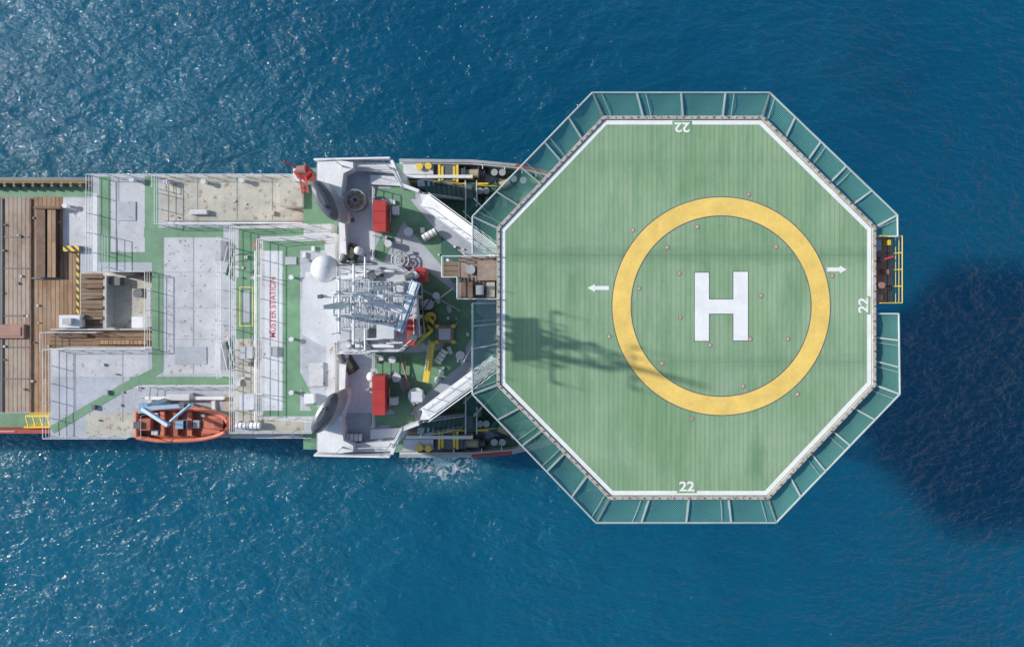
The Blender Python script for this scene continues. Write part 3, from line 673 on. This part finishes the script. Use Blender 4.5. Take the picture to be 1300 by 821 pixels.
it.tube((xs+1,yc-.9,zr+.2),(xs+1,yc-.9,zr+1.3),.04,"steel"); it.tube((xs+1,yc+.9,zr+.2),(xs+1,yc+.9,zr+1.3),.04,"steel"); it.tube((xs+1,yc-.9,zr+1.3),(xs+1,yc+.9,zr+1.3),.04,"steel")
it.finish(.03)
bd=B("boat_davit"); 
a=W(214,508,ZB); bd.cyl(a,.3,ZB,12.4,"blue_grey",14); bd.box((a.x,a.y,12.6),(.7,.7,.6),"blue_grey")
bd.beam((a.x,a.y,12.7),W(244,514,13.2),.28,.35,"blue_grey"); bd.beam((a.x,a.y,12.9),W(214,540,13.6),.26,.3,"blue_grey"); bd.tube(W(242,513,13.4),W(216,535,13.5),.12,"blue_grey",8); bd.cyl(W(235,512,13),.22,12.8,13.6,"dark_grey",12)
bd.tube(W(214,540,13.5),W(222,538,11.3),.03,"dark_grey"); bd.beam(W(185,505,ZB+.4),W(285,505,ZB+.4),.25,.3,"white_paint")
for px in(192,272): bd.beam(W(px,507,ZB),W(px,556,ZB+.3),.25,.35,"white_paint"); bd.beam(W(px,552,ZB),W(px,552,ZB+1.4),.2,.2,"orange_dark")
bd.finish(.02)
# ------------------------------------------------ HELIDECK
ZH=22.0
hd=empty("helideck",W(872,390,ZH))
oct_o=[(767,151),(967,151),(1108,289),(1108,488),(974,630),(775,630),(634,488),(634,290)]
cx,cy=871,390
def sc(pp,d_): 
    out=[]
    for x,y in pp: L=math.hypot(x-cx,y-cy); out.append((x+(cx-x)/L*d_,y+(cy-y)/L*d_))
    return out
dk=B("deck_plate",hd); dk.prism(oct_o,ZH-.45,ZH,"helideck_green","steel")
i1,i2=sc(oct_o,2.2),sc(oct_o,8.0)
for i in range(8):
    j=(i+1)%8; dk.sheet([i1[i],i1[j],i2[j],i2[i]],ZH,1,"marking_white")
og=sc(oct_o,-1.6)
for i in range(8):
    a=W(*og[i],ZH+.03);b=W(*og[(i+1)%8],ZH+.03); dk.beam(a,b,.2,.16-.004*(i%2),"edge_steel")
    k=int((b-a).length/.45)
    for j in range(k): p_=a.lerp(b,(j+.5)/k); dk.box(p_+Vector((0,0,.1)),(.09,.09,.06),"steel" if j%2 else "rust_steel")
dk.finish()
mk=B("deck_markings",hd)
c=W(915.5,388.5,ZH); s_=S(ZH)
mk.ring(c,113.8*s_,139.2*s_,ZH+.001,ZH+.006,"dark_grey",160); mk.ring(c,115*s_,138*s_,ZH+.006,ZH+.012,"marking_yellow",160)
def hbar(g,k,mt):
    mk.rs(882-g,346-g,900+g,432.5+g,ZH,k,mt); mk.rs(931-g,345-g,949.5+g,432+g,ZH,k+.2,mt); mk.rs(899-g,380-g,932+g,398+g,ZH,k+.4,mt)
hbar(1,1,"dark_grey"); hbar(0,2,"marking_white")
mk.rs(752,363,773,368,ZH,1,"marking_white"); mk.sheet([(746,365.5),(755,360.5),(755,370.5)],ZH,1.4,"marking_white")
mk.rs(1050,339.5,1069,344.5,ZH,1,"marking_white"); mk.sheet([(1075,342),(1066,337),(1066,347)],ZH,1.4,"marking_white")
for x,y,w_,h_ in((866,161,23,15),(872,618,23,15),(1096.5,387.5,15,23)): mk.rs(x-w_/2-1,y-h_/2,x+w_/2+1,y+h_/2,ZH,2.4,"helideck_green")
for x,y in((950,247),(803,292),(885,288),(985,313),(847,314),(811,366),(863,403),(773,427),(966,375),(1056,350),(901,438),(952,430),(840,461),(1012,500),(878,531),(943,490),(862,347),(1000,430)):
    p_=W(x,y,ZH); mk.ring(p_,.11,.15,ZH+.002,ZH+.02,"clay_red",16); mk.cyl(p_,.10,ZH-.01,ZH+.014,"edge_steel",12)
mk.finish()
text("size_marking_22","22",866,162,ZH+.02,.84,math.pi,"marking_white",hd,.02,1.15)
text("size_marking_22","22",872,617,ZH+.02,.84,0,"marking_white",hd,.02,1.15)
text("size_marking_22","22",1096,387.5,ZH+.02,.84,math.pi/2,"marking_white",hd,.02,1.15)
net_o=[(752,118),(977,118),(1139,273),(1142,500),(985,663),(757,663),(600,500),(600,275)]
net_i=sc(oct_o,-2.5)
nf=B("net_frame",hd); ns=B("safety_net",hd)
def netseg(o0,o1,in0,in1,k):
    O0,O1=W(*o0,ZH+.1),W(*o1,ZH+.1); I0,I1=W(*in0,ZH-.25),W(*in1,ZH-.25)
    nu,nv=k*4,4; vs=[];
    for a in range(nu+1):
        for b_ in range(nv+1):
            t=a/nu; q=b_/nv; v=I0.lerp(I1,t).lerp(O0.lerp(O1,t),q); v.z-=.18*math.sin(math.pi*q)*abs(math.sin(math.pi*t*k)); vs.append(v)
    ns.add(vs,[[a*(nv+1)+b_,a*(nv+1)+b_+1,(a+1)*(nv+1)+b_+1,(a+1)*(nv+1)+b_] for a in range(nu) for b_ in range(nv)],"safety_netting",True)
    u=Vector((0,0,.04))
    nf.tube(O0+u,O1+u,.06,"net_frame",8); nf.tube(I0+u,I1+u,.05,"net_frame",8)
    for j in range(k+1):
        t=j/k; a,b=I0.lerp(I1,t),O0.lerp(O1,t); nf.beam(a-(b-a)*.04+u,b+u,.09,.12,"net_frame")
        nf.tube(a-Vector((0,0,.5)),a.lerp(b,.6),.04,"net_frame",5)
        if j<k and (j*7+k)%3!=0: nf.tube(I0.lerp(I1,(j+.2)/k)+u,O0.lerp(O1,(j+.2)/k)+u,.018,"net_frame",5)
def lp(a,b,t): return (a[0]+(b[0]-a[0])*t,a[1]+(b[1]-a[1])*t)
kk={0:4,4:4,1:5,3:5,5:5,7:5}
for i in range(8):
    j=(i+1)%8; o0,o1,a0,a1=net_o[i],net_o[j],net_i[i],net_i[j]
    if i==2:
        for y0,y1,k in((273,300,1),(398,500,3)):
            f0,f1=(y0-273)/227,(y1-273)/227; netseg(lp(o0,o1,f0),lp(o0,o1,f1),(a0[0],max(289,y0)),(a0[0],min(488,y1)),k)
    elif i==6:
        netseg((600,500),(600,385),(a0[0],488),(a0[0],385),4); netseg((600,322),(600,275),(a0[0],322),(a0[0],290),1)
    else: netseg(o0,o1,a0,a1,kk[i])
nf.finish(); ns.finish()
pf=B("access_platform",hd)
pf.bx(1106,301,1133,384,ZH-1.2,ZH-1.05,"brown_platform","steel"); pf.rs(1110,322,1122,372,ZH-1.05,1,"clay_red")
pf.bx(1128,304,1133,311,ZH-1.05,ZH-.4,"yellow_paint"); pf.bx(1124,342,1129,348,ZH-1.05,ZH-.5,"clay_red"); pf.bx(1109,304,1119,318,ZH-1.05,ZH-.3,"steel"); pf.bx(1108,374,1120,382,ZH-1.05,ZH-.2,"clay_red")
c=W(1116,330,ZH-1); pf.cyl(c,.18,ZH-1.05,ZH-.5,"clay_red",14); pf.tube(c+Vector((0,0,.6)),c+Vector((.5,.2,.8)),.06,"red_paint",10); pf.cyl(W(1119,362,ZH),.2,ZH-1.05,ZH+.1,"clay_red",12)
pf.rail([(1106,301),(1133,301),(1133,384),(1106,384)],ZH-1.05,1.1,"yellow_paint",1,.032)
pf.rail([(1124,301),(1124,384)],ZH-1.05,.7,"black_paint",1,.03)
for x,y in((1110,304),(1130,380),(1130,304),(1110,380)): c=W(x,y,ZH-1.2); pf.tube(c,c+Vector((-2.5,0,-1.2)),.07,"steel")
pf.finish()
pf=B("access_platform",hd)
pf.bx(563,332,632,352,ZH-1.3,ZH-1.15,"wood_cross","steel"); pf.bx(582,326,634,379,ZH-.9,ZH-.75,"brown_platform","steel")
pf.bx(606,330,632,356,ZH-.75,ZH-.25,"brown_platform"); pf.bx(586,358,600,378,ZH-.75,ZH-.1,"rust_steel"); pf.bx(604,362,614,374,ZH-.75,ZH-.2,"steel"); pf.cyl(W(597,342,ZH),.3,ZH-.75,ZH-.2,"steel",12)
pf.bx(618,358,628,377,ZH-.75,ZH-.4,"beige_deck")
pf.rail([(634,326),(563,326),(563,352),(582,352),(582,379),(634,379)],ZH-.8,1.05,"rail_paint",1,.035)
for i in range(14):
    x=566+i*4.8
    if x>584: pf.bx(x,352,x+1,379,ZH-.74,ZH-.68,"dark_grey")
for x,y in((568,330),(568,350),(600,376),(628,376),(600,330)): c=W(x,y,ZH-1.3); pf.tube((c.x,c.y,ZF),(c.x,c.y,ZH-1.3),.1,"white_paint",8)
pf.finish()
us=B("support_frame",hd)
x0,x1=W(640,0,ZH).x,W(1102,0,ZH).x
for i in range(9):
    x=x0+1+(x1-x0-2)*i/8; e_=max(0,max((x0+6.6)-x,x-(x1-6.6))); yy=11.2-e_
    us.box((x,-1.2,ZH-.85),(.22,2*yy,.78),"steel")
for y in(-8,-4.5,-1.2,2.2,5.8): us.box(((x0+x1)/2,y,ZH-1.5),((x1-x0)*.88,.3,.5),"steel")
cols=[(2,-8),(2,5.5),(7,-7),(7,4.5),(11.5,-4.5),(11.5,2)]
for x,y in cols: 
    us.tube((x-1.5,y*.9-.2,ZBW),(x,y,ZH-1.7),.28,"white_paint",12)
    us.tube((x-1.5,y*.9-.2,ZBW+1),(x+4.5,y,ZH-1.7),.18,"white_paint",10); us.tube((x-1.5,y*.9-.2,ZBW+1),(x,y*.3-.8,ZH-1.7),.18,"white_paint",10)
for x,y in((13,-3),(13,1)): us.tube((x-1,y,ZBW),(x+8,y*1.8,ZH-1.7),.25,"white_paint",10)
us.finish()
# ------------------------------------------------ light, sky, camera
az=math.radians(14.5); el=math.radians(30.5)
dv=Vector((math.cos(el)*math.cos(az),-math.cos(el)*math.sin(az),-math.sin(el)))
L=bpy.data.lights.new("sun",'SUN'); L.energy=4.4; L.angle=math.radians(1.2); L.color=(1,.965,.91)
lo=bpy.data.objects.new("sun",L); scene.collection.objects.link(lo); lo.rotation_euler=dv.to_track_quat('-Z','Y').to_euler(); lo.location=(-60,20,60)
w=bpy.data.worlds.new("World"); scene.world=w; w.use_nodes=True; n=w.node_tree
sk=n.nodes.new("ShaderNodeTexSky"); sk.sky_type='NISHITA'; sk.sun_disc=False; sk.sun_elevation=el; sk.sun_rotation=math.radians(284.5)
bg=n.nodes["Background"]; bg.inputs[1].default_value=0.15; n.links.new(sk.outputs[0],bg.inputs[0])
cam=bpy.data.cameras.new("camera"); cam.lens=24; cam.sensor_width=36; cam.clip_end=20000; cam.clip_start=.5; cam.shift_y=-45/1300
co=bpy.data.objects.new("camera",cam); scene.collection.objects.link(co); co.location=(0,0,H); scene.camera=co
scene.view_settings.view_transform='Standard'; scene.view_settings.look='None'; scene.view_settings.exposure=0
